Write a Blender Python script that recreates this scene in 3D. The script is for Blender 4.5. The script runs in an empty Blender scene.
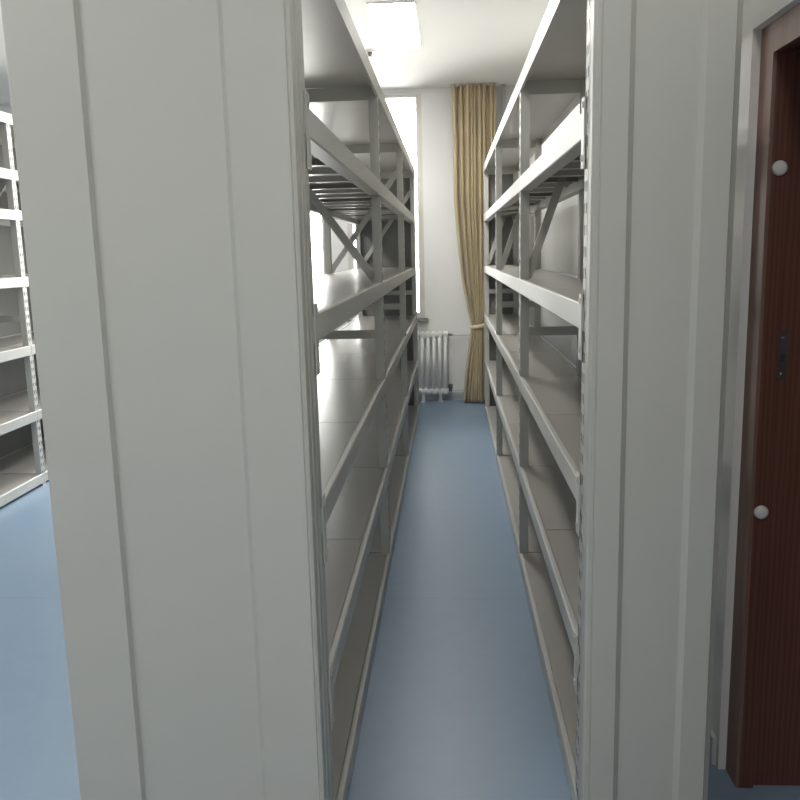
import bpy, bmesh, math, random
from mathutils import Vector, Matrix

random.seed(7)
SC = bpy.context.scene
COL = SC.collection
PI = math.pi

# ------------------------------------------------------------------ helpers
def bx(bm, x0, x1, y0, y1, z0, z1, mi=0):
    v = [bm.verts.new((x, y, z)) for z in (z0, z1) for y in (y0, y1) for x in (x0, x1)]
    for q in ((0, 2, 3, 1), (4, 5, 7, 6), (0, 1, 5, 4), (2, 6, 7, 3), (0, 4, 6, 2), (1, 3, 7, 5)):
        f = bm.faces.new([v[i] for i in q]); f.material_index = mi
    return v

def prism(bm, pts, axis, a0, a1, mi=0):
    """closed outline pts (2-D) swept along an axis between a0 and a1"""
    def mk(p, a):
        if axis == 'z': return (p[0], p[1], a)
        if axis == 'y': return (p[0], a, p[1])
        return (a, p[0], p[1])
    lo = [bm.verts.new(mk(p, a0)) for p in pts]
    hi = [bm.verts.new(mk(p, a1)) for p in pts]
    n = len(pts)
    for i in range(n):
        f = bm.faces.new((lo[i], lo[(i + 1) % n], hi[(i + 1) % n], hi[i])); f.material_index = mi
    bm.faces.new(list(reversed(lo))).material_index = mi
    bm.faces.new(hi).material_index = mi

def bar(bm, p, q, w, t, side, mi=0):
    """flat bar from p to q: w wide across 'side' direction, t thick the other way"""
    p, q, side = Vector(p), Vector(q), Vector(side).normalized()
    d = (q - p).normalized()
    up = d.cross(side).normalized()
    side = up.cross(d).normalized()
    v = []
    for c in (p, q):
        for a, b in ((-1, -1), (1, -1), (1, 1), (-1, 1)):
            v.append(bm.verts.new(c + up * (a * w / 2) + side * (b * t / 2)))
    for f in ((3, 2, 1, 0), (4, 5, 6, 7), (0, 1, 5, 4), (1, 2, 6, 5), (2, 3, 7, 6), (3, 0, 4, 7)):
        bm.faces.new([v[i] for i in f]).material_index = mi

def tube(bm, pts, r, n=14, mi=0):
    pts = [Vector(p) for p in pts]
    rings = []
    ref = Vector((0.31, 0.17, 0.93))
    for i, p in enumerate(pts):
        if i == 0: d = pts[1] - p
        elif i == len(pts) - 1: d = p - pts[i - 1]
        else: d = (pts[i + 1] - p).normalized() + (p - pts[i - 1]).normalized()
        d.normalize()
        a = d.cross(ref).normalized(); b = d.cross(a)
        rings.append([bm.verts.new(p + a * (r * math.cos(2 * PI * k / n)) + b * (r * math.sin(2 * PI * k / n))) for k in range(n)])
    for A, B in zip(rings, rings[1:]):
        for k in range(n):
            f = bm.faces.new((A[k], A[(k + 1) % n], B[(k + 1) % n], B[k])); f.smooth = True; f.material_index = mi
    bm.faces.new(list(reversed(rings[0]))).material_index = mi
    bm.faces.new(rings[-1]).material_index = mi

def lathe(bm, prof, c, axis='z', n=24, mi=0):
    """prof: list of (radius, height) from start to end"""
    c = Vector(c)
    def mk(r, h, a):
        u, w = r * math.cos(a), r * math.sin(a)
        if axis == 'z': return c + Vector((u, w, h))
        if axis == 'y': return c + Vector((u, h, w))
        return c + Vector((h, u, w))
    rings = []
    for r, h in prof:
        if r < 1e-6: rings.append([bm.verts.new(mk(0, h, 0))])
        else: rings.append([bm.verts.new(mk(r, h, 2 * PI * k / n)) for k in range(n)])
    for A, B in zip(rings, rings[1:]):
        for k in range(n):
            k2 = (k + 1) % n
            if len(A) == 1 and len(B) == 1: continue
            if len(A) == 1: q = (A[0], B[k2], B[k])
            elif len(B) == 1: q = (A[k], A[k2], B[0])
            else: q = (A[k], A[k2], B[k2], B[k])
            f = bm.faces.new(q); f.smooth = True; f.material_index = mi

def mesh_of(name, bm, mats):
    bmesh.ops.recalc_face_normals(bm, faces=bm.faces)
    me = bpy.data.meshes.new(name)
    bm.to_mesh(me); bm.free()
    for m in (mats if isinstance(mats, (list, tuple)) else [mats]): me.materials.append(m)
    return me

def obj(name, bm, mats, parent=None, loc=None):
    me = mesh_of(name, bm, mats) if isinstance(bm, bmesh.types.BMesh) else bm
    o = bpy.data.objects.new(name, me); COL.objects.link(o)
    o.parent = parent
    if loc: o.location = loc
    return o

def thing(name, label, cat, loc=(0, 0, 0), group=None):
    o = bpy.data.objects.new(name, None); COL.objects.link(o)
    o.location = loc; o.empty_display_size = 0.1
    o['label'] = label; o['category'] = cat
    if group: o['group'] = group
    return o

def struct(name, bm, mats):
    o = obj(name, bm, mats); o['kind'] = 'structure'; return o

def struct_empty(name, loc=(0, 0, 0)):
    o = bpy.data.objects.new(name, None); COL.objects.link(o)
    o.location = loc; o.empty_display_size = 0.1; o['kind'] = 'structure'; return o

def BM(): return bmesh.new()

# ------------------------------------------------------------------ materials
def base_mat(name, col, rough=0.5, metal=0.0, spec=0.5):
    m = bpy.data.materials.new(name); m.use_nodes = True
    b = m.node_tree.nodes['Principled BSDF']
    b.inputs['Base Color'].default_value = (*col, 1)
    b.inputs['Roughness'].default_value = rough
    b.inputs['Metallic'].default_value = metal
    b.inputs['Specular IOR Level'].default_value = spec
    return m, m.node_tree.nodes, m.node_tree.links, b

def noisy_mat(name, c1, c2, rough=0.5, scale=6.0, detail=4.0, bump=0.0, bscale=200.0, metal=0.0, spec=0.5, stretch=(1, 1, 1), rvar=0.0):
    m, N, L, b = base_mat(name, c1, rough, metal, spec)
    tc = N.new('ShaderNodeTexCoord'); mp = N.new('ShaderNodeMapping')
    mp.inputs['Scale'].default_value = stretch
    no = N.new('ShaderNodeTexNoise'); no.inputs['Scale'].default_value = scale; no.inputs['Detail'].default_value = detail
    cr = N.new('ShaderNodeValToRGB')
    cr.color_ramp.elements[0].color = (*c1, 1); cr.color_ramp.elements[0].position = 0.3
    cr.color_ramp.elements[1].color = (*c2, 1); cr.color_ramp.elements[1].position = 0.7
    L.new(tc.outputs['Object'], mp.inputs['Vector']); L.new(mp.outputs['Vector'], no.inputs['Vector'])
    L.new(no.outputs['Fac'], cr.inputs['Fac']); L.new(cr.outputs['Color'], b.inputs['Base Color'])
    if rvar:
        mr = N.new('ShaderNodeMapRange')
        mr.inputs['To Min'].default_value = rough - rvar; mr.inputs['To Max'].default_value = rough + rvar
        L.new(no.outputs['Fac'], mr.inputs['Value']); L.new(mr.outputs['Result'], b.inputs['Roughness'])
    if bump:
        n2 = N.new('ShaderNodeTexNoise'); n2.inputs['Scale'].default_value = bscale
        bp = N.new('ShaderNodeBump'); bp.inputs['Strength'].default_value = bump; bp.inputs['Distance'].default_value = 0.002
        L.new(mp.outputs['Vector'], n2.inputs['Vector']); L.new(n2.outputs['Fac'], bp.inputs['Height']); L.new(bp.outputs['Normal'], b.inputs['Normal'])
    return m

PAINT = noisy_mat('grey_powder_coat', (0.50, 0.50, 0.47), (0.53, 0.53, 0.50), rough=0.42, scale=2.0, bump=0.03, bscale=500)
PANEL = noisy_mat('grey_panel_paint', (0.465, 0.465, 0.43), (0.49, 0.485, 0.45), rough=0.45, scale=1.5, bump=0.02, bscale=450)
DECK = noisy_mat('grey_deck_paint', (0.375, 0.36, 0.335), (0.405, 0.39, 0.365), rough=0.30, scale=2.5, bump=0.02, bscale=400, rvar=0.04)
DECK_TOP = noisy_mat('grey_cover_paint', (0.48, 0.475, 0.45), (0.51, 0.505, 0.48), rough=0.34, scale=2.0, bump=0.02, bscale=400)
SHADEPANEL = noisy_mat('painted_shade_grey', (0.20, 0.20, 0.195), (0.24, 0.24, 0.235), rough=0.6, scale=3)  # same rack grey with the shade at the far ends put into the colour
SLOT = noisy_mat('slot_shadow', (0.03, 0.03, 0.03), (0.05, 0.05, 0.05), rough=0.8)
GROOVE = noisy_mat('seam_grey', (0.20, 0.20, 0.21), (0.24, 0.24, 0.25), rough=0.6)
WALL = noisy_mat('white_wall_paint', (0.78, 0.775, 0.76), (0.81, 0.805, 0.79), rough=0.8, scale=1.2, bump=0.05, bscale=220)
CEIL = noisy_mat('white_ceiling_paint', (0.80, 0.80, 0.785), (0.82, 0.82, 0.805), rough=0.85, scale=1.0, bump=0.03, bscale=200)
BASEB = noisy_mat('grey_white_skirting', (0.55, 0.56, 0.57), (0.60, 0.61, 0.62), rough=0.45, scale=3)
WHITE_ENAMEL = noisy_mat('white_radiator_enamel', (0.87, 0.865, 0.85), (0.90, 0.895, 0.88), rough=0.35, scale=4)
WHITE_PVC = noisy_mat('cream_window_frame', (0.62, 0.58, 0.53), (0.66, 0.62, 0.57), rough=0.35, scale=4)
PIPE = noisy_mat('white_pipe_paint', (0.70, 0.70, 0.69), (0.75, 0.75, 0.74), rough=0.4, scale=5)
DARKRUB = noisy_mat('dark_valve_plastic', (0.10, 0.10, 0.11), (0.14, 0.14, 0.15), rough=0.5)
STEEL = noisy_mat('brushed_strike_steel', (0.32, 0.30, 0.30), (0.42, 0.40, 0.39), rough=0.3, metal=0.9, scale=30, stretch=(1, 1, 8))
CAPW = noisy_mat('white_rubber_cap', (0.66, 0.65, 0.62), (0.70, 0.69, 0.66), rough=0.45)
CHROME = noisy_mat('sprinkler_metal', (0.10, 0.09, 0.09), (0.14, 0.13, 0.13), rough=0.5, metal=0.3)

def wood_mat(name, dark, light, rough):
    m, N, L, b = base_mat(name, dark, rough)
    tc = N.new('ShaderNodeTexCoord'); mp = N.new('ShaderNodeMapping'); mp.inputs['Scale'].default_value = (14, 14, 0.9)
    no = N.new('ShaderNodeTexNoise'); no.inputs['Scale'].default_value = 3.0; no.inputs['Detail'].default_value = 8
    wv = N.new('ShaderNodeTexWave'); wv.inputs['Scale'].default_value = 1.6; wv.inputs['Distortion'].default_value = 6; wv.inputs['Detail'].default_value = 3
    mx = N.new('ShaderNodeMix'); mx.inputs[0].default_value = 0.45
    cr = N.new('ShaderNodeValToRGB')
    cr.color_ramp.elements[0].color = (*dark, 1); cr.color_ramp.elements[0].position = 0.25
    cr.color_ramp.elements[1].color = (*light, 1); cr.color_ramp.elements[1].position = 0.8
    L.new(tc.outputs['Object'], mp.inputs['Vector']); L.new(mp.outputs['Vector'], no.inputs['Vector']); L.new(mp.outputs['Vector'], wv.inputs['Vector'])
    L.new(no.outputs['Fac'], mx.inputs[2]); L.new(wv.outputs['Fac'], mx.inputs[3]); L.new(mx.outputs[0], cr.inputs['Fac'])
    L.new(cr.outputs['Color'], b.inputs['Base Color'])
    return m
WOOD = wood_mat('dark_red_brown_wood', (0.105, 0.038, 0.026), (0.150, 0.058, 0.040), 0.45)
WOOD_CASING = wood_mat('red_brown_casing_wood', (0.18, 0.10, 0.078), (0.24, 0.145, 0.118), 0.6)

def floor_mat():
    m, N, L, b = base_mat('blue_epoxy_floor', (0.20, 0.31, 0.44), 0.32)
    tc = N.new('ShaderNodeTexCoord')
    n1 = N.new('ShaderNodeTexNoise'); n1.inputs['Scale'].default_value = 1.6; n1.inputs['Detail'].default_value = 5
    n2 = N.new('ShaderNodeTexNoise'); n2.inputs['Scale'].default_value = 14; n2.inputs['Detail'].default_value = 6
    cr = N.new('ShaderNodeValToRGB')
    cr.color_ramp.elements[0].color = (0.195, 0.28, 0.385, 1); cr.color_ramp.elements[0].position = 0.3
    cr.color_ramp.elements[1].color = (0.23, 0.315, 0.42, 1); cr.color_ramp.elements[1].position = 0.72
    L.new(tc.outputs['Object'], n1.inputs['Vector']); L.new(tc.outputs['Object'], n2.inputs['Vector'])
    mx = N.new('ShaderNodeMix'); mx.inputs[0].default_value = 0.3
    L.new(n1.outputs['Fac'], mx.inputs[2]); L.new(n2.outputs['Fac'], mx.inputs[3]); L.new(mx.outputs[0], cr.inputs['Fac'])
    # a slab joint showing through the coating
    sp = N.new('ShaderNodeSeparateXYZ'); L.new(tc.outputs['Object'], sp.inputs[0])
    pp = N.new('ShaderNodeMath'); pp.operation = 'PINGPONG'; pp.inputs[1].default_value = 2.4
    ad = N.new('ShaderNodeMath'); ad.operation = 'ADD'; ad.inputs[1].default_value = 1.35
    lt = N.new('ShaderNodeMath'); lt.operation = 'LESS_THAN'; lt.inputs[1].default_value = 0.006
    L.new(sp.outputs['Y'], ad.inputs[0]); L.new(ad.outputs[0], pp.inputs[0]); L.new(pp.outputs[0], lt.inputs[0])
    dk = N.new('ShaderNodeMix'); dk.data_type = 'RGBA'; dk.blend_type = 'MULTIPLY'
    sc_ = N.new('ShaderNodeMath'); sc_.operation = 'MULTIPLY'; sc_.inputs[1].default_value = 0.10
    L.new(lt.outputs[0], sc_.inputs[0]); L.new(sc_.outputs[0], dk.inputs[0]); L.new(cr.outputs['Color'], dk.inputs[6]); dk.inputs[7].default_value = (0.2, 0.2, 0.25, 1)
    L.new(dk.outputs[2], b.inputs['Base Color'])
    mr = N.new('ShaderNodeMapRange'); mr.inputs['To Min'].default_value = 0.28; mr.inputs['To Max'].default_value = 0.46
    L.new(n1.outputs['Fac'], mr.inputs['Value']); L.new(mr.outputs['Result'], b.inputs['Roughness'])
    bp = N.new('ShaderNodeBump'); bp.inputs['Strength'].default_value = 0.06; bp.inputs['Distance'].default_value = 0.01
    L.new(n2.outputs['Fac'], bp.inputs['Height']); L.new(bp.outputs['Normal'], b.inputs['Normal'])
    return m
FLOOR = floor_mat()

def glass_mat():
    m = bpy.data.materials.new('window_glass'); m.use_nodes = True
    N, L = m.node_tree.nodes, m.node_tree.links
    N.clear()
    out = N.new('ShaderNodeOutputMaterial'); mix = N.new('ShaderNodeMixShader'); fr = N.new('ShaderNodeFresnel'); fr.inputs['IOR'].default_value = 1.45
    tr = N.new('ShaderNodeBsdfTransparent'); tr.inputs['Color'].default_value = (0.95, 0.97, 0.97, 1)
    gl = N.new('ShaderNodeBsdfGlossy'); gl.inputs['Roughness'].default_value = 0.02
    L.new(fr.outputs[0], mix.inputs[0]); L.new(tr.outputs[0], mix.inputs[1]); L.new(gl.outputs[0], mix.inputs[2]); L.new(mix.outputs[0], out.inputs['Surface'])
    return m
GLASS = glass_mat()

def curtain_mat():
    m, N, L, b = base_mat('gold_curtain_cloth', (0.42, 0.32, 0.16), 0.75)
    tc = N.new('ShaderNodeTexCoord'); mp = N.new('ShaderNodeMapping'); mp.inputs['Scale'].default_value = (8, 8, 1)
    no = N.new('ShaderNodeTexNoise'); no.inputs['Scale'].default_value = 4; no.inputs['Detail'].default_value = 4
    cr = N.new('ShaderNodeValToRGB')
    cr.color_ramp.elements[0].color = (0.44, 0.355, 0.215, 1); cr.color_ramp.elements[1].color = (0.55, 0.455, 0.285, 1)
    L.new(tc.outputs['Object'], mp.inputs['Vector']); L.new(mp.outputs['Vector'], no.inputs['Vector']); L.new(no.outputs['Fac'], cr.inputs['Fac'])
    L.new(cr.outputs['Color'], b.inputs['Base Color'])
    b.inputs['Sheen Weight'].default_value = 0.3
    return m
CURTAIN = curtain_mat()
TIE = noisy_mat('pale_gold_tieback', (0.62, 0.52, 0.36), (0.70, 0.60, 0.44), rough=0.6, scale=20)

def emit_mat(name, col, s):
    m = bpy.data.materials.new(name); m.use_nodes = True
    N, L = m.node_tree.nodes, m.node_tree.links
    N.clear()
    out = N.new('ShaderNodeOutputMaterial'); e = N.new('ShaderNodeEmission')
    e.inputs['Color'].default_value = (*col, 1); e.inputs['Strength'].default_value = s
    L.new(e.outputs[0], out.inputs['Surface'])
    return m
LED = emit_mat('led_diffuser', (1.0, 0.975, 0.93), 36.0)

# ------------------------------------------------------------------ room shell
XR, XL, YF, YB, ZC = 0.76, -6.0, 8.385, -2.2, 3.037
WT = 0.24
b = BM(); bx(b, XL - WT, XR + 2.2, YB - WT, YF + WT, -0.12, 0.0); struct('floor', b, FLOOR)
b = BM(); bx(b, XL - WT, XR + 2.2, YB - WT, YF + WT, ZC, ZC + 0.12); struct('ceiling', b, CEIL)
b = BM(); bx(b, XL - WT, XL, YB - WT, YF + WT, 0, ZC); struct('wall_left', b, WALL)
b = BM(); bx(b, XL, XR + 2.2, YB - WT, YB, 0, ZC); struct('wall_back', b, WALL)
# far wall with two window openings
WIN = [(-1.00, -0.245), (-2.95, -1.20)]
WZ0, WZ1 = 0.845, 2.99
b = BM()
bx(b, XL, WIN[1][0], YF, YF + WT, 0, ZC)
bx(b, WIN[1][1], WIN[0][0], YF, YF + WT, 0, ZC)
bx(b, WIN[0][1], XR + 2.2, YF, YF + WT, 0, ZC)
for a, c in WIN:
    bx(b, a, c, YF, YF + WT, 0, WZ0); bx(b, a, c, YF, YF + WT, WZ1, ZC)
struct('wall_far', b, WALL)
# right wall with the door opening
DY0, DY1, DZ = 1.12, 2.243, 2.022
b = BM()
bx(b, XR, XR + WT, YB, DY0, 0, ZC); bx(b, XR, XR + WT, DY1, YF, 0, ZC); bx(b, XR, XR + WT, DY0, DY1, DZ, ZC)
struct('wall_right', b, WALL)
# corridor beyond the door
b = BM(); bx(b, XR + 2.0, XR + 2.2, YB, YF, 0, ZC); struct('wall_corridor', b, WALL)

# windows
for i, (a, c) in enumerate(WIN):
    w = struct_empty('window_%d' % (i + 1), ((a + c) / 2, YF, WZ0))
    hw = (c - a) / 2; H = WZ1 - WZ0; fw = 0.055
    y0, y1 = 0.0, 0.07
    b = BM()
    bx(b, -hw, -hw + fw, y0, y1, 0, H); bx(b, hw - fw, hw, y0, y1, 0, H)
    bx(b, -hw + fw, hw - fw, y0, y1, 0, fw); bx(b, -hw + fw, hw - fw, y0, y1, H - 0.03, H)
    nm = 0 if i == 0 else 1
    for k in range(nm):
        x = -hw + (k + 1) * 2 * hw / (nm + 1); bx(b, x - 0.03, x + 0.03, y0, y1, fw, H - 0.03)
    obj('window_frame', b, WHITE_PVC, w)
    b = BM(); bx(b, -hw + 0.03, hw - 0.03, 0.030, 0.036, 0.03, H - 0.02); obj('pane', b, GLASS, w)
    b = BM(); bx(b, -hw - 0.02, hw + 0.025, -0.07, -0.001, -0.035, -0.002); obj('window_sill', b, GROOVE if i == 0 else WALL, w)

# skirting along the far wall
b = BM(); bx(b, -0.9, XR, YF - 0.014, YF, 0, 0.085); struct('baseboard_far', b, BASEB)
b = BM(); bx(b, XR - 0.012, XR, DY1 + 0.02, YF - 0.014, 0, 0.085); struct('baseboard_right', b, BASEB)

# door frame (set into the opening of the right wall)
d = struct_empty('door_1', (XR, DY1, 0))
cx0, cx1 = 0.022, 0.032          # casing face sits back from the wall plane
W = DY1 - DY0
b = BM()
bx(b, cx0, cx1, -0.085, -0.0, 0, DZ - 0.0); bx(b, cx0, cx1, -W, -W + 0.085, 0, DZ)
bx(b, cx0, cx1, -W + 0.085, -0.085, DZ - 0.072, DZ)
obj('casing', b, WOOD_CASING, d)
b = BM()
bx(b, cx1, 0.070, -0.085, 0, 0, DZ); bx(b, 0.070, WT, -0.071, 0, 0, DZ)
bx(b, cx1, 0.070, -W, -W + 0.085, 0, DZ); bx(b, 0.070, WT, -W, -W + 0.071, 0, DZ)
bx(b, cx1, 0.070, -W + 0.085, -0.085, DZ - 0.072, DZ); bx(b, 0.070, WT, -W + 0.071, -0.071, DZ - 0.058, DZ)
obj('jamb', b, WOOD, d)
for z in (1.680, 0.804):
    b = BM(); lathe(b, [(0.0185, 0), (0.0185, -0.004), (0.016, -0.008), (0.010, -0.0105), (0, -0.0115)], (0.051, -0.085, z), 'y')
    o = obj('bumper', b, CAPW, d); o['label'] = 'round white rubber cap'
b = BM()
bx(b, 0.073, 0.102, -0.0735, -0.071, 1.155, 1.275)
bx(b, 0.080, 0.095, -0.0742, -0.0735, 1.20, 1.222, 1)
lathe(b, [(0.004, 0), (0.004, -0.0012), (0, -0.0018)], (0.0875, -0.0735, 1.262), 'y', 12)
lathe(b, [(0.004, 0), (0.004, -0.0012), (0, -0.0018)], (0.0875, -0.0735, 1.168), 'y', 12)
obj('strike_plate', b, [STEEL, SLOT], d)
b = BM(); bx(b, WT + 0.004, WT + 0.90, -W + 0.03, -W + 0.07, 0.01, DZ - 0.06)
for z0, z1 in ((0.15, 0.9), (1.05, 1.8)): bx(b, WT + 0.14, WT + 0.76, -W + 0.07, -W + 0.078, z0, z1)
dl = obj('door_leaf', b, WOOD, d)

# ------------------------------------------------------------------ shelving racks
LEV = [0.070, 0.497, 0.924, 1.367, 1.817, 2.238]      # top edge of every beam
BH = 0.065
PX, PY = 0.040, 0.050                                  # upright section
PH = 2.2176

def upright_mesh(out, PH=PH):
    """upright with its slotted face towards out (+1 / -1 in x); origin at the middle of its foot"""
    b = BM()
    o = out
    # open-backed channel with a folded face
    pts = [(o * PX / 2, -PY / 2), (o * PX / 2, PY / 2), (-o * PX / 2, PY / 2), (-o * PX / 2, PY / 2 - 0.010),
           (-o * (PX / 2 - 0.004), PY / 2 - 0.010), (-o * (PX / 2 - 0.004), PY / 2 - 0.004 - 0.0), (o * (PX / 2 - 0.004), PY / 2 - 0.004),
           (o * (PX / 2 - 0.004), -PY / 2 + 0.004), (-o * (PX / 2 - 0.004), -PY / 2 + 0.004), (-o * (PX / 2 - 0.004), -PY / 2 + 0.010),
           (-o * PX / 2, -PY / 2 + 0.010), (-o * PX / 2, -PY / 2)]
    prism(b, pts, 'z', 0.0, PH)
    z = 0.09
    while z < PH - 0.05:
        for yy in (-0.012, 0.012):
            x = o * (PX / 2 + 0.0004)
            w0, w1 = 0.0050, 0.0034
            v = [b.verts.new(p) for p in ((x, yy - w0, z + 0.012), (x, yy + w0, z + 0.012), (x, yy + w1, z - 0.012), (x, yy - w1, z - 0.012))]
            b.faces.new(v).material_index = 1
        z += 0.05
    return mesh_of('upright', b, [PAINT, SLOT])

def beam_mesh(length, out, h=BH):
    """step beam along y, its outer face towards out; origin at top of the outer face, middle of its length"""
    b = BM(); o = -out
    r = 0.003
    pts = [(0, -r), (o * r, 0), (o * 0.016, 0), (o * 0.016, -0.024), (o * 0.050, -0.024), (o * 0.050, -h + r), (o * (0.050 - r), -h), (o * r, -h), (0, -h + r)]
    prism(b, pts, 'y', -length / 2, length / 2)
    return mesh_of('beam', b, PAINT)

def connector_mesh(out, h):
    b = BM()
    t = 0.004 * out
    x0, x1 = sorted((0.0006 * out, t))
    bx(b, x0, x1, -0.019, 0.019, -h + 0.010, 0.024)
    for z in (0.010, -h + 0.035): bx(b, min(t, t + 0.003 * out), max(t, t + 0.003 * out), -0.006, 0.006, z - 0.009, z + 0.005)
    return mesh_of('end_connector', b, PAINT)

def deck_mesh(w, l, ribs):
    """pan-shaped steel deck, top at z = 0, open below; ribs run across the depth"""
    b = BM()
    t, fl = 0.003, 0.026
    bx(b, -w / 2, w / 2, -l / 2, l / 2, -t, 0)
    bx(b, -w / 2 + 0.03, w / 2 - 0.03, -l / 2, -l / 2 + 0.003, -fl if ribs else -0.02, -t)
    bx(b, -w / 2 + 0.03, w / 2 - 0.03, l / 2 - 0.003, l / 2, -fl if ribs else -0.02, -t)
    if ribs:
        bx(b, -w / 2 + 0.03, w / 2 - 0.03, -l / 2 + 0.003, -l / 2 + 0.020, -fl, -fl + 0.003)
        bx(b, -w / 2 + 0.03, w / 2 - 0.03, l / 2 - 0.020, l / 2 - 0.003, -fl, -fl + 0.003)
        for k in range(ribs):
            y = -l / 2 + (k + 1) * l / (ribs + 1)
            prism(b, [(y - 0.045, -t), (y - 0.030, -0.024), (y + 0.030, -0.024), (y + 0.045, -t)], 'x', -w / 2 + 0.03, w / 2 - 0.03)
    return mesh_of('shelf', b, DECK)

def tray_mesh(w, l):
    """flat top cover with a thin turned-down rim; z = 0 at the rim's top edge"""
    b = BM(); t = 0.003
    bx(b, -w / 2 + t, w / 2 - t, -l / 2, l / 2, -0.020, -0.017)
    for s in (-1, 1):
        a, c = sorted((s * w / 2, s * (w / 2 - t)))
        bx(b, a, c, -l / 2, l / 2, -0.064, 0.0)
        a, c = sorted((s * (w / 2 - t), s * (w / 2 - 0.012)))
        bx(b, a, c, -l / 2, l / 2, -0.064, -0.061)
        bx(b, a, c, -l / 2, l / 2, -0.003, 0.0)
    return mesh_of('top_cover', b, DECK_TOP)

def make_rack(name, label, xa, xb, out, posts, diag, far_panel=True, LEV=LEV, PH=PH):
    """xa: aisle-side face, xb: rear face, out: direction of the aisle (+1 / -1 in x)"""
    t = thing(name, label, 'shelving rack', ((xa + xb) / 2, posts[0], 0))
    org = Vector(t.location)
    def L(x, y, z): return (x - org.x, y - org.y, z - org.z)
    rear = -out
    faces = ((xa, out), (xb, rear))
    um = {out: upright_mesh(out, PH), rear: upright_mesh(rear, PH)}
    for y in posts:
        for x, o in faces:
            obj('upright', um[o], None, t, L(x - o * PX / 2, y, 0))
    nb = len(posts) - 1
    cm = {}
    for k in range(nb):
        ln = posts[k + 1] - posts[k]
        bl = ln - 0.004
        bms = {o: beam_mesh(bl, o) for _, o in faces}
        wd = abs(xa - xb) - 2 * 0.017
        half = (ln - 0.012) / 2
        dm = {0: deck_mesh(wd, half, 0), 2: deck_mesh(wd, half, 2)}
        yc = (posts[k] + posts[k + 1]) / 2
        for i, z in enumerate(LEV):
            if i == len(LEV) - 1:
                obj('top_cover', tray_mesh(abs(xa - xb) + 0.008, ln - 0.003), None, t, L((xa + xb) / 2, yc, z)); continue
            for x, o in faces:
                bo = obj('base_beam' if i == 0 else 'beam', bms[o], None, t, L(x + o * 0.002, yc, z))
                for s in (-1, 1):
                    if i == 0 or k > 0 or s > 0: continue      # only the first upright shows its hook plates
                    if o not in cm: cm[o] = connector_mesh(o, 0.145)
                    obj('end_connector', cm[o], None, bo, (0, s * (bl / 2 - 0.022), 0))
            if i == 0:
                obj('shelf', deck_mesh(wd, 2 * half, 0), None, t, L((xa + xb) / 2, yc, z - 0.004)); continue
            for s in (-1, 1):
                rb = 2
                obj('shelf', dm[rb], None, t, L((xa + xb) / 2, yc + s * (half / 2 + 0.003), z - 0.004))
    # end-frame bracing in the depth of the rack
    xi, xo = xa - out * (PX - 0.006), xb + out * (PX - 0.006)
    for j, y in enumerate(posts):
        for z, h in ((1.13, 0.040), (PH - 0.0285, 0.057), (0.052, 0.03)):
            b = BM()
            prism(b, [(-0.016, 0), (0.016, 0), (0.016, 0.012), (0.013, 0.012), (0.013, 0.003), (-0.013, 0.003), (-0.013, h), (-0.016, h)], 'x', min(xi, xo) - org.x, max(xi, xo) - org.x)
            obj('horizontal_brace', b, PAINT, t, (0, y - org.y, z - h / 2))
        b = BM()
        p, q = ((xi, y, 1.375), (xo, y, 2.04)) if diag[j] > 0 else ((xo, y, 1.375), (xi, y, 2.04))
        bar(b, L(*p), L(*q), 0.036, 0.014, (0, 1, 0))
        obj('diagonal_brace', b, PAINT, t)
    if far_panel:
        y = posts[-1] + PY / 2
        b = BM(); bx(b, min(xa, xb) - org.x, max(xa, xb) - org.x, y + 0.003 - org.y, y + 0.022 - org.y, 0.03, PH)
        obj('far_end_panel', b, SHADEPANEL, t)
    return t, L

POSTS = [1.830, 3.84, 5.80, 7.77]

# --- rack with the wide end panel
XA, XB = -0.303, -0.850
rl, L = make_rack('shelving_rack', 'pale grey steel shelving rack with the wide ribbed end panel, window behind it', XA, XB, 1, POSTS, [1, 1, -1, -1])
b = BM()
f, y1 = 1.712, 1.858
x0, x1 = -0.880, -0.3022
dp = 0.012
pts = [(x0, y1), (x0, f + 0.004), (x0 + 0.004, f), (-0.7315, f), (-0.7262, f + dp), (-0.4470, f + dp), (-0.4350, f),
       (x1 - 0.012, f), (x1 - 0.010, f + 0.003), (x1 - 0.007, f + 0.001), (x1 - 0.001, f + 0.004), (x1, f + 0.010)]
for g in (1.760, 1.806):
    pts += [(x1, g - 0.008), (x1 - 0.012, g - 0.006), (x1 - 0.012, g + 0.006), (x1, g + 0.008)]
pts += [(x1, y1)]
org = rl.location
prism(b, [(p[0] - org.x, p[1] - org.y) for p in pts], 'z', 0.025, 2.28)
ep = obj('end_panel', b, PANEL, rl)

# --- rack against the white wall
XA2, XB2 = 0.320, 0.622
POSTS2 = [2.012, 3.84, 5.78, 7.68]
rr, L = make_rack('shelving_rack', 'pale grey steel shelving rack with the narrow end panel beside the brown door frame', XA2, XB2, -1, POSTS2, [1, 1, 1, 1])
b = BM()
f, y1 = 1.936, 1.985
x0, x1 = 0.3205, 0.625
pts = [(x0, y1), (x0, f + 0.008), (x0 + 0.002, f + 0.003), (x0 + 0.006, f), (x0 + 0.016, f), (x0 + 0.017, f + 0.002), (x0 + 0.019, f + 0.002), (x0 + 0.020, f),
       (0.398, f), (0.412, f + dp), (0.549, f + dp), (0.562, f),
       (x1 - 0.003, f), (x1, f + 0.003), (x1, f + 0.034), (x1 + 0.022, f + 0.040), (x1 + 0.022, y1)]
org = rr.location
prism(b, [(p[0] - org.x, p[1] - org.y) for p in pts], 'z', 0.025, 2.28)
obj('end_panel', b, PANEL, rr)

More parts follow.
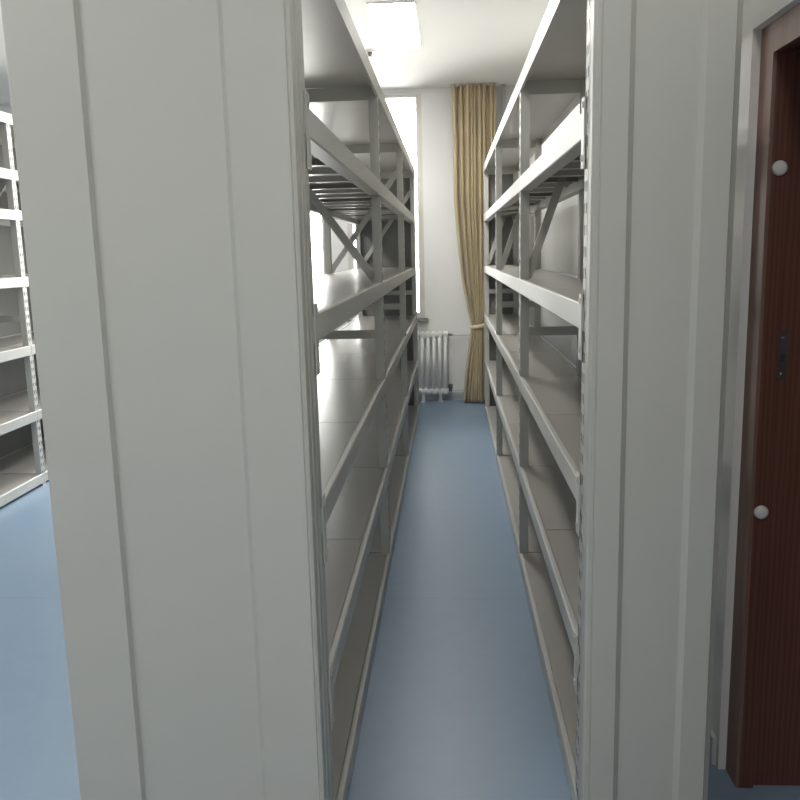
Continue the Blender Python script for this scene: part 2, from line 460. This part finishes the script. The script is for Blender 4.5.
# --- rack glimpsed past the wide panel
rf, L = make_rack('shelving_rack', 'brightly lit slotted steel shelving rack standing beyond the wide end panel, at far left', -2.764, -3.31, 1,
                  [1.43, 3.38, 5.33, 7.28], [1, 1, -1, -1], LEV=[0.082, 0.512, 0.951, 1.399, 1.824, 2.075, 2.42], PH=2.397)

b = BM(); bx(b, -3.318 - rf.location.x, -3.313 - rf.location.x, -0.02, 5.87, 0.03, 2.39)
obj('added_shade_back', b, SHADEPANEL, rf)  # added dark sheet, stands in for the shade between this rack's shelves

# ------------------------------------------------------------------ radiator and pipes
r = thing('radiator', 'white column radiator under the far wall at the end of the aisle', 'radiator', (-0.19, YF - 0.085, 0))
for k in range(6):
    x = -0.142 + k * 0.0575
    b = BM()
    # each column: two vertical tubes joined by rounded header blocks
    for yy in (-0.028, 0.028): tube(b, [(x, yy, 0.10), (x, yy, 0.69)], 0.0175, 14)
    for z0, z1 in ((0.085, 0.150), (0.645, 0.712)):
        zc = (z0 + z1) / 2; hh = (z1 - z0) / 2
        prism(b, [(-0.046, zc - hh * 0.55), (-0.034, zc - hh), (0.034, zc - hh), (0.046, zc - hh * 0.55), (0.046, zc + hh * 0.55), (0.034, zc + hh), (-0.034, zc + hh), (-0.046, zc + hh * 0.55)], 'x', x - 0.021, x + 0.021)
    obj('column', b, WHITE_ENAMEL, r)
for z in (0.118, 0.678):
    b = BM(); tube(b, [(-0.165, 0, z), (0.172, 0, z)], 0.020, 16); obj('header_tube', b, WHITE_ENAMEL, r)
for x in (-0.085, 0.088):
    b = BM(); bx(b, x - 0.014, x + 0.014, -0.03, 0.03, 0.0, 0.10); bx(b, x - 0.022, x + 0.022, -0.04, 0.04, 0.0, 0.008); obj('foot', b, WHITE_ENAMEL, r)
b = BM(); lathe(b, [(0.012, 0), (0.016, 0.006), (0.016, 0.024), (0.010, 0.03), (0.010, 0.045)], (0.172, 0, 0.678), 'x', 16)
obj('valve', b, STEEL, r)
b = BM(); lathe(b, [(0.012, 0), (0.015, 0.006), (0.015, 0.03), (0.010, 0.034)], (0.172, 0, 0.118), 'x', 16)
lathe(b, [(0.014, 0.012), (0.022, 0.02), (0.024, 0.055), (0.018, 0.062), (0, 0.064)], (0.190, 0, 0.118), 'z', 16)
o = obj('valve', b, DARKRUB, r); o['label'] = 'dark valve knob'

hp = thing('heating_pipe', 'thin white heating pipes from the radiator to a riser behind the curtain', 'pipe', (0.54, YF - 0.06, 0))
b = BM(); tube(b, [(0, 0, 0.0), (0, 0, ZC - 0.001)], 0.017, 16); obj('riser', b, PIPE, hp)
b = BM(); tube(b, [(-0.505, -0.025, 0.678), (-0.46, -0.01, 0.676), (-0.30, 0.02, 0.672), (-0.02, 0.02, 0.672), (0.0, 0.005, 0.672)], 0.0105, 12); obj('branch', b, PIPE, hp)
b = BM(); tube(b, [(-0.36, 0.02, 0.635), (-0.02, 0.02, 0.635), (0.0, 0.005, 0.635)], 0.0085, 12); obj('branch', b, PIPE, hp)
b = BM(); tube(b, [(-0.505, -0.025, 0.118), (-0.44, 0.0, 0.118), (-0.34, 0.02, 0.12), (-0.02, 0.02, 0.12), (0.0, 0.005, 0.12)], 0.0115, 12); obj('branch', b, PIPE, hp)

# ------------------------------------------------------------------ curtain
cu = thing('curtain', 'long khaki gold curtain tied back beside the radiator', 'curtain', (0.25, YF - 0.16, 0))
b = BM()
def lerp(a, c, t): return a + (c - a) * t
def smooth(t): t = max(0, min(1, t)); return t * t * (3 - 2 * t)
KEY = [(3.030, 0.051, 0.455, 0.034), (1.95, 0.058, 0.450, 0.036), (1.55, 0.090, 0.440, 0.036), (1.20, 0.130, 0.420, 0.036), (0.95, 0.178, 0.385, 0.034), (0.79, 0.215, 0.348, 0.030),
       (0.735, 0.217, 0.345, 0.030), (0.60, 0.195, 0.352, 0.036), (0.30, 0.155, 0.360, 0.040), (0.012, 0.128, 0.366, 0.044)]
NZ, NS, FOLDS = 90, 150, 9
grid = []
ph = [random.uniform(-0.5, 0.5) for _ in range(FOLDS + 2)]
for i in range(NZ + 1):
    z = lerp(3.030, 0.012, i / NZ)
    for (za, a0, a1, aa), (zb, c0, c1, ca) in zip(KEY, KEY[1:]):
        if za >= z >= zb:
            t = (za - z) / (za - zb); x0, x1, am = lerp(a0, c0, t), lerp(a1, c1, t), lerp(aa, ca, t); break
    row = []
    for k in range(NS + 1):
        s = k / NS
        fi = s * FOLDS; kk = int(min(fi, FOLDS - 1e-6))
        wob = lerp(ph[kk], ph[kk + 1], fi - kk)
        a = 2 * PI * (fi + 0.30 * math.sin(2 * PI * s * 1.7 + 1.0) + 0.12 * math.sin(2 * PI * s * 4.3)) + wob * 1.6 + 0.25 * math.sin(z * 2.1 + s * 9)
        y = am * math.sin(a) + 0.25 * am * math.sin(2 * a + 0.7)
        x = lerp(x0, x1, s) + 0.010 * math.cos(a) * (0 if k in (0, NS) else 1)
        y += -0.05 * math.exp(-((z - 0.76) / 0.25) ** 2) * 0
        row.append(b.verts.new((x - 0.25, y, z)))
    grid.append(row)
for A, B in zip(grid, grid[1:]):
    for k in range(NS):
        f_ = b.faces.new((A[k], A[k + 1], B[k + 1], B[k])); f_.smooth = True
co = obj('cloth', b, CURTAIN, cu)
so = co.modifiers.new('thickness', 'SOLIDIFY'); so.thickness = 0.002
b = BM()
n = 40; ra = []
for i in range(n):
    a = 2 * PI * i / n
    cx, cy = 0.281 - 0.25 + 0.078 * math.cos(a), 0.050 * math.sin(a)
    tilt = 0.012 * math.cos(a)
    ra.append([b.verts.new((cx * 1.0 + 0.0, cy, 0.738 + tilt)), b.verts.new((cx + 0.002 * math.cos(a), cy * 1.06, 0.761 + tilt)), b.verts.new((cx, cy, 0.786 + tilt))])
for i in range(n):
    A, B = ra[i], ra[(i + 1) % n]
    for j in range(2):
        f_ = b.faces.new((A[j], B[j], B[j + 1], A[j + 1])); f_.smooth = True
to = obj('tieback', b, TIE, cu); to.modifiers.new('thickness', 'SOLIDIFY').thickness = 0.003
b = BM(); bx(b, -0.21, 0.21, -0.012, 0.012, 3.018, ZC - 0.0005); obj('curtain_track', b, PIPE, cu)

# ------------------------------------------------------------------ ceiling fittings
cl = thing('ceiling_light', 'bright rectangular LED panel set in the white ceiling above the aisle', 'ceiling light', (-0.34, 6.145, ZC))
hx, hy = 0.155, 0.61
b = BM()
for s in (-1, 1):
    bx(b, min(s * hx, s * (hx - 0.010)), max(s * hx, s * (hx - 0.010)), -hy, hy, -0.009, -0.0005)
    bx(b, -hx + 0.010, hx - 0.010, min(s * hy, s * (hy - 0.010)), max(s * hy, s * (hy - 0.010)), -0.009, -0.0005)
obj('frame', b, WHITE_ENAMEL, cl)
b = BM(); bx(b, -hx + 0.010, hx - 0.010, -hy + 0.010, hy - 0.010, -0.007, -0.001); obj('diffuser', b, LED, cl)

sp = thing('sprinkler_head', 'tiny sprinkler head on the ceiling near the LED panel', 'sprinkler', (-0.590, 6.80, ZC))
b = BM(); lathe(b, [(0.040, -0.0005), (0.040, -0.004), (0.022, -0.010), (0.014, -0.010)], (0, 0, 0), 'z', 24); obj('escutcheon', b, WHITE_ENAMEL, sp)
b = BM(); lathe(b, [(0.020, -0.010), (0.020, -0.024), (0.010, -0.027), (0.010, -0.034), (0.024, -0.036), (0.024, -0.040), (0, -0.041)], (0, 0, 0), 'z', 20)
obj('nozzle', b, CHROME, sp)

# ------------------------------------------------------------------ light
def area(name, loc, sx, sy, power, col=(1, 0.965, 0.90), rot=(0, 0, 0)):
    l = bpy.data.lights.new(name, 'AREA'); l.shape = 'RECTANGLE'; l.size = sx; l.size_y = sy; l.energy = power; l.color = col
    o = bpy.data.objects.new(name, l); COL.objects.link(o); o.location = loc; o.rotation_euler = rot
    return o
for i, (x, y, p) in enumerate([(-0.34, 2.9, 8), (0.42, 0.10, 12), (-1.9, 0.25, 22), (-2.0, 2.3, 24), (-2.0, 6.1, 30), (-2.4, -0.9, 6), (-4.6, 2.3, 30), (-4.6, 6.1, 30)]):
    area('added_overhead_fill', (x, y, ZC - 0.02), 0.3, 1.2, p)  # unseen area lights without fittings, added to brighten panels, wall and racks

for i, (a, c) in enumerate(WIN):
    o = area('daylight_portal', ((a + c) / 2, YF + WT + 0.02, (WZ0 + WZ1) / 2), c - a, WZ1 - WZ0, 1.0, rot=(-PI / 2, 0, 0))
    o.data.cycles.is_portal = True

wd = bpy.data.worlds.new('overcast_sky'); SC.world = wd; wd.use_nodes = True
N, Lk = wd.node_tree.nodes, wd.node_tree.links
bg = N['Background']
tc = N.new('ShaderNodeTexCoord'); sp_ = N.new('ShaderNodeSeparateXYZ'); cr = N.new('ShaderNodeValToRGB')
cr.color_ramp.elements[0].position = 0.0; cr.color_ramp.elements[0].color = (0.75, 0.72, 0.68, 1)
cr.color_ramp.elements[1].position = 0.5; cr.color_ramp.elements[1].color = (1.0, 0.985, 0.96, 1)
Lk.new(tc.outputs['Generated'], sp_.inputs[0]); Lk.new(sp_.outputs['Z'], cr.inputs['Fac']); Lk.new(cr.outputs['Color'], bg.inputs['Color'])
bg.inputs['Strength'].default_value = 17.0

# ------------------------------------------------------------------ camera (standing in the doorway end of the aisle)
pitch, yaw, roll, fpx = -0.1756, -0.0617, -0.0240, 833.37
fwd = Vector((math.sin(yaw) * math.cos(pitch), math.cos(yaw) * math.cos(pitch), math.sin(pitch)))
rg = fwd.cross(Vector((0, 0, 1))).normalized(); up = rg.cross(fwd)
c_, s_ = math.cos(roll), math.sin(roll)
r2 = rg * c_ + up * s_; u2 = -rg * s_ + up * c_
cam = bpy.data.cameras.new('camera'); co = bpy.data.objects.new('camera', cam); COL.objects.link(co)
M = Matrix((( r2.x, u2.x, -fwd.x, 0), (r2.y, u2.y, -fwd.y, 0), (r2.z, u2.z, -fwd.z, 1.5), (0, 0, 0, 1)))
co.matrix_world = M
cam.sensor_width = 36; cam.lens = 36 * fpx / 800; cam.clip_start = 0.05
SC.camera = co

SC.view_settings.view_transform = 'Standard'
SC.view_settings.exposure = 0.45
SC.cycles.max_bounces = 10; SC.cycles.diffuse_bounces = 6; SC.cycles.glossy_bounces = 5; SC.cycles.transparent_max_bounces = 12
SC.cycles.caustics_reflective = False; SC.cycles.caustics_refractive = False
SC.cycles.sample_clamp_indirect = 6
SC.cycles.use_denoising = True
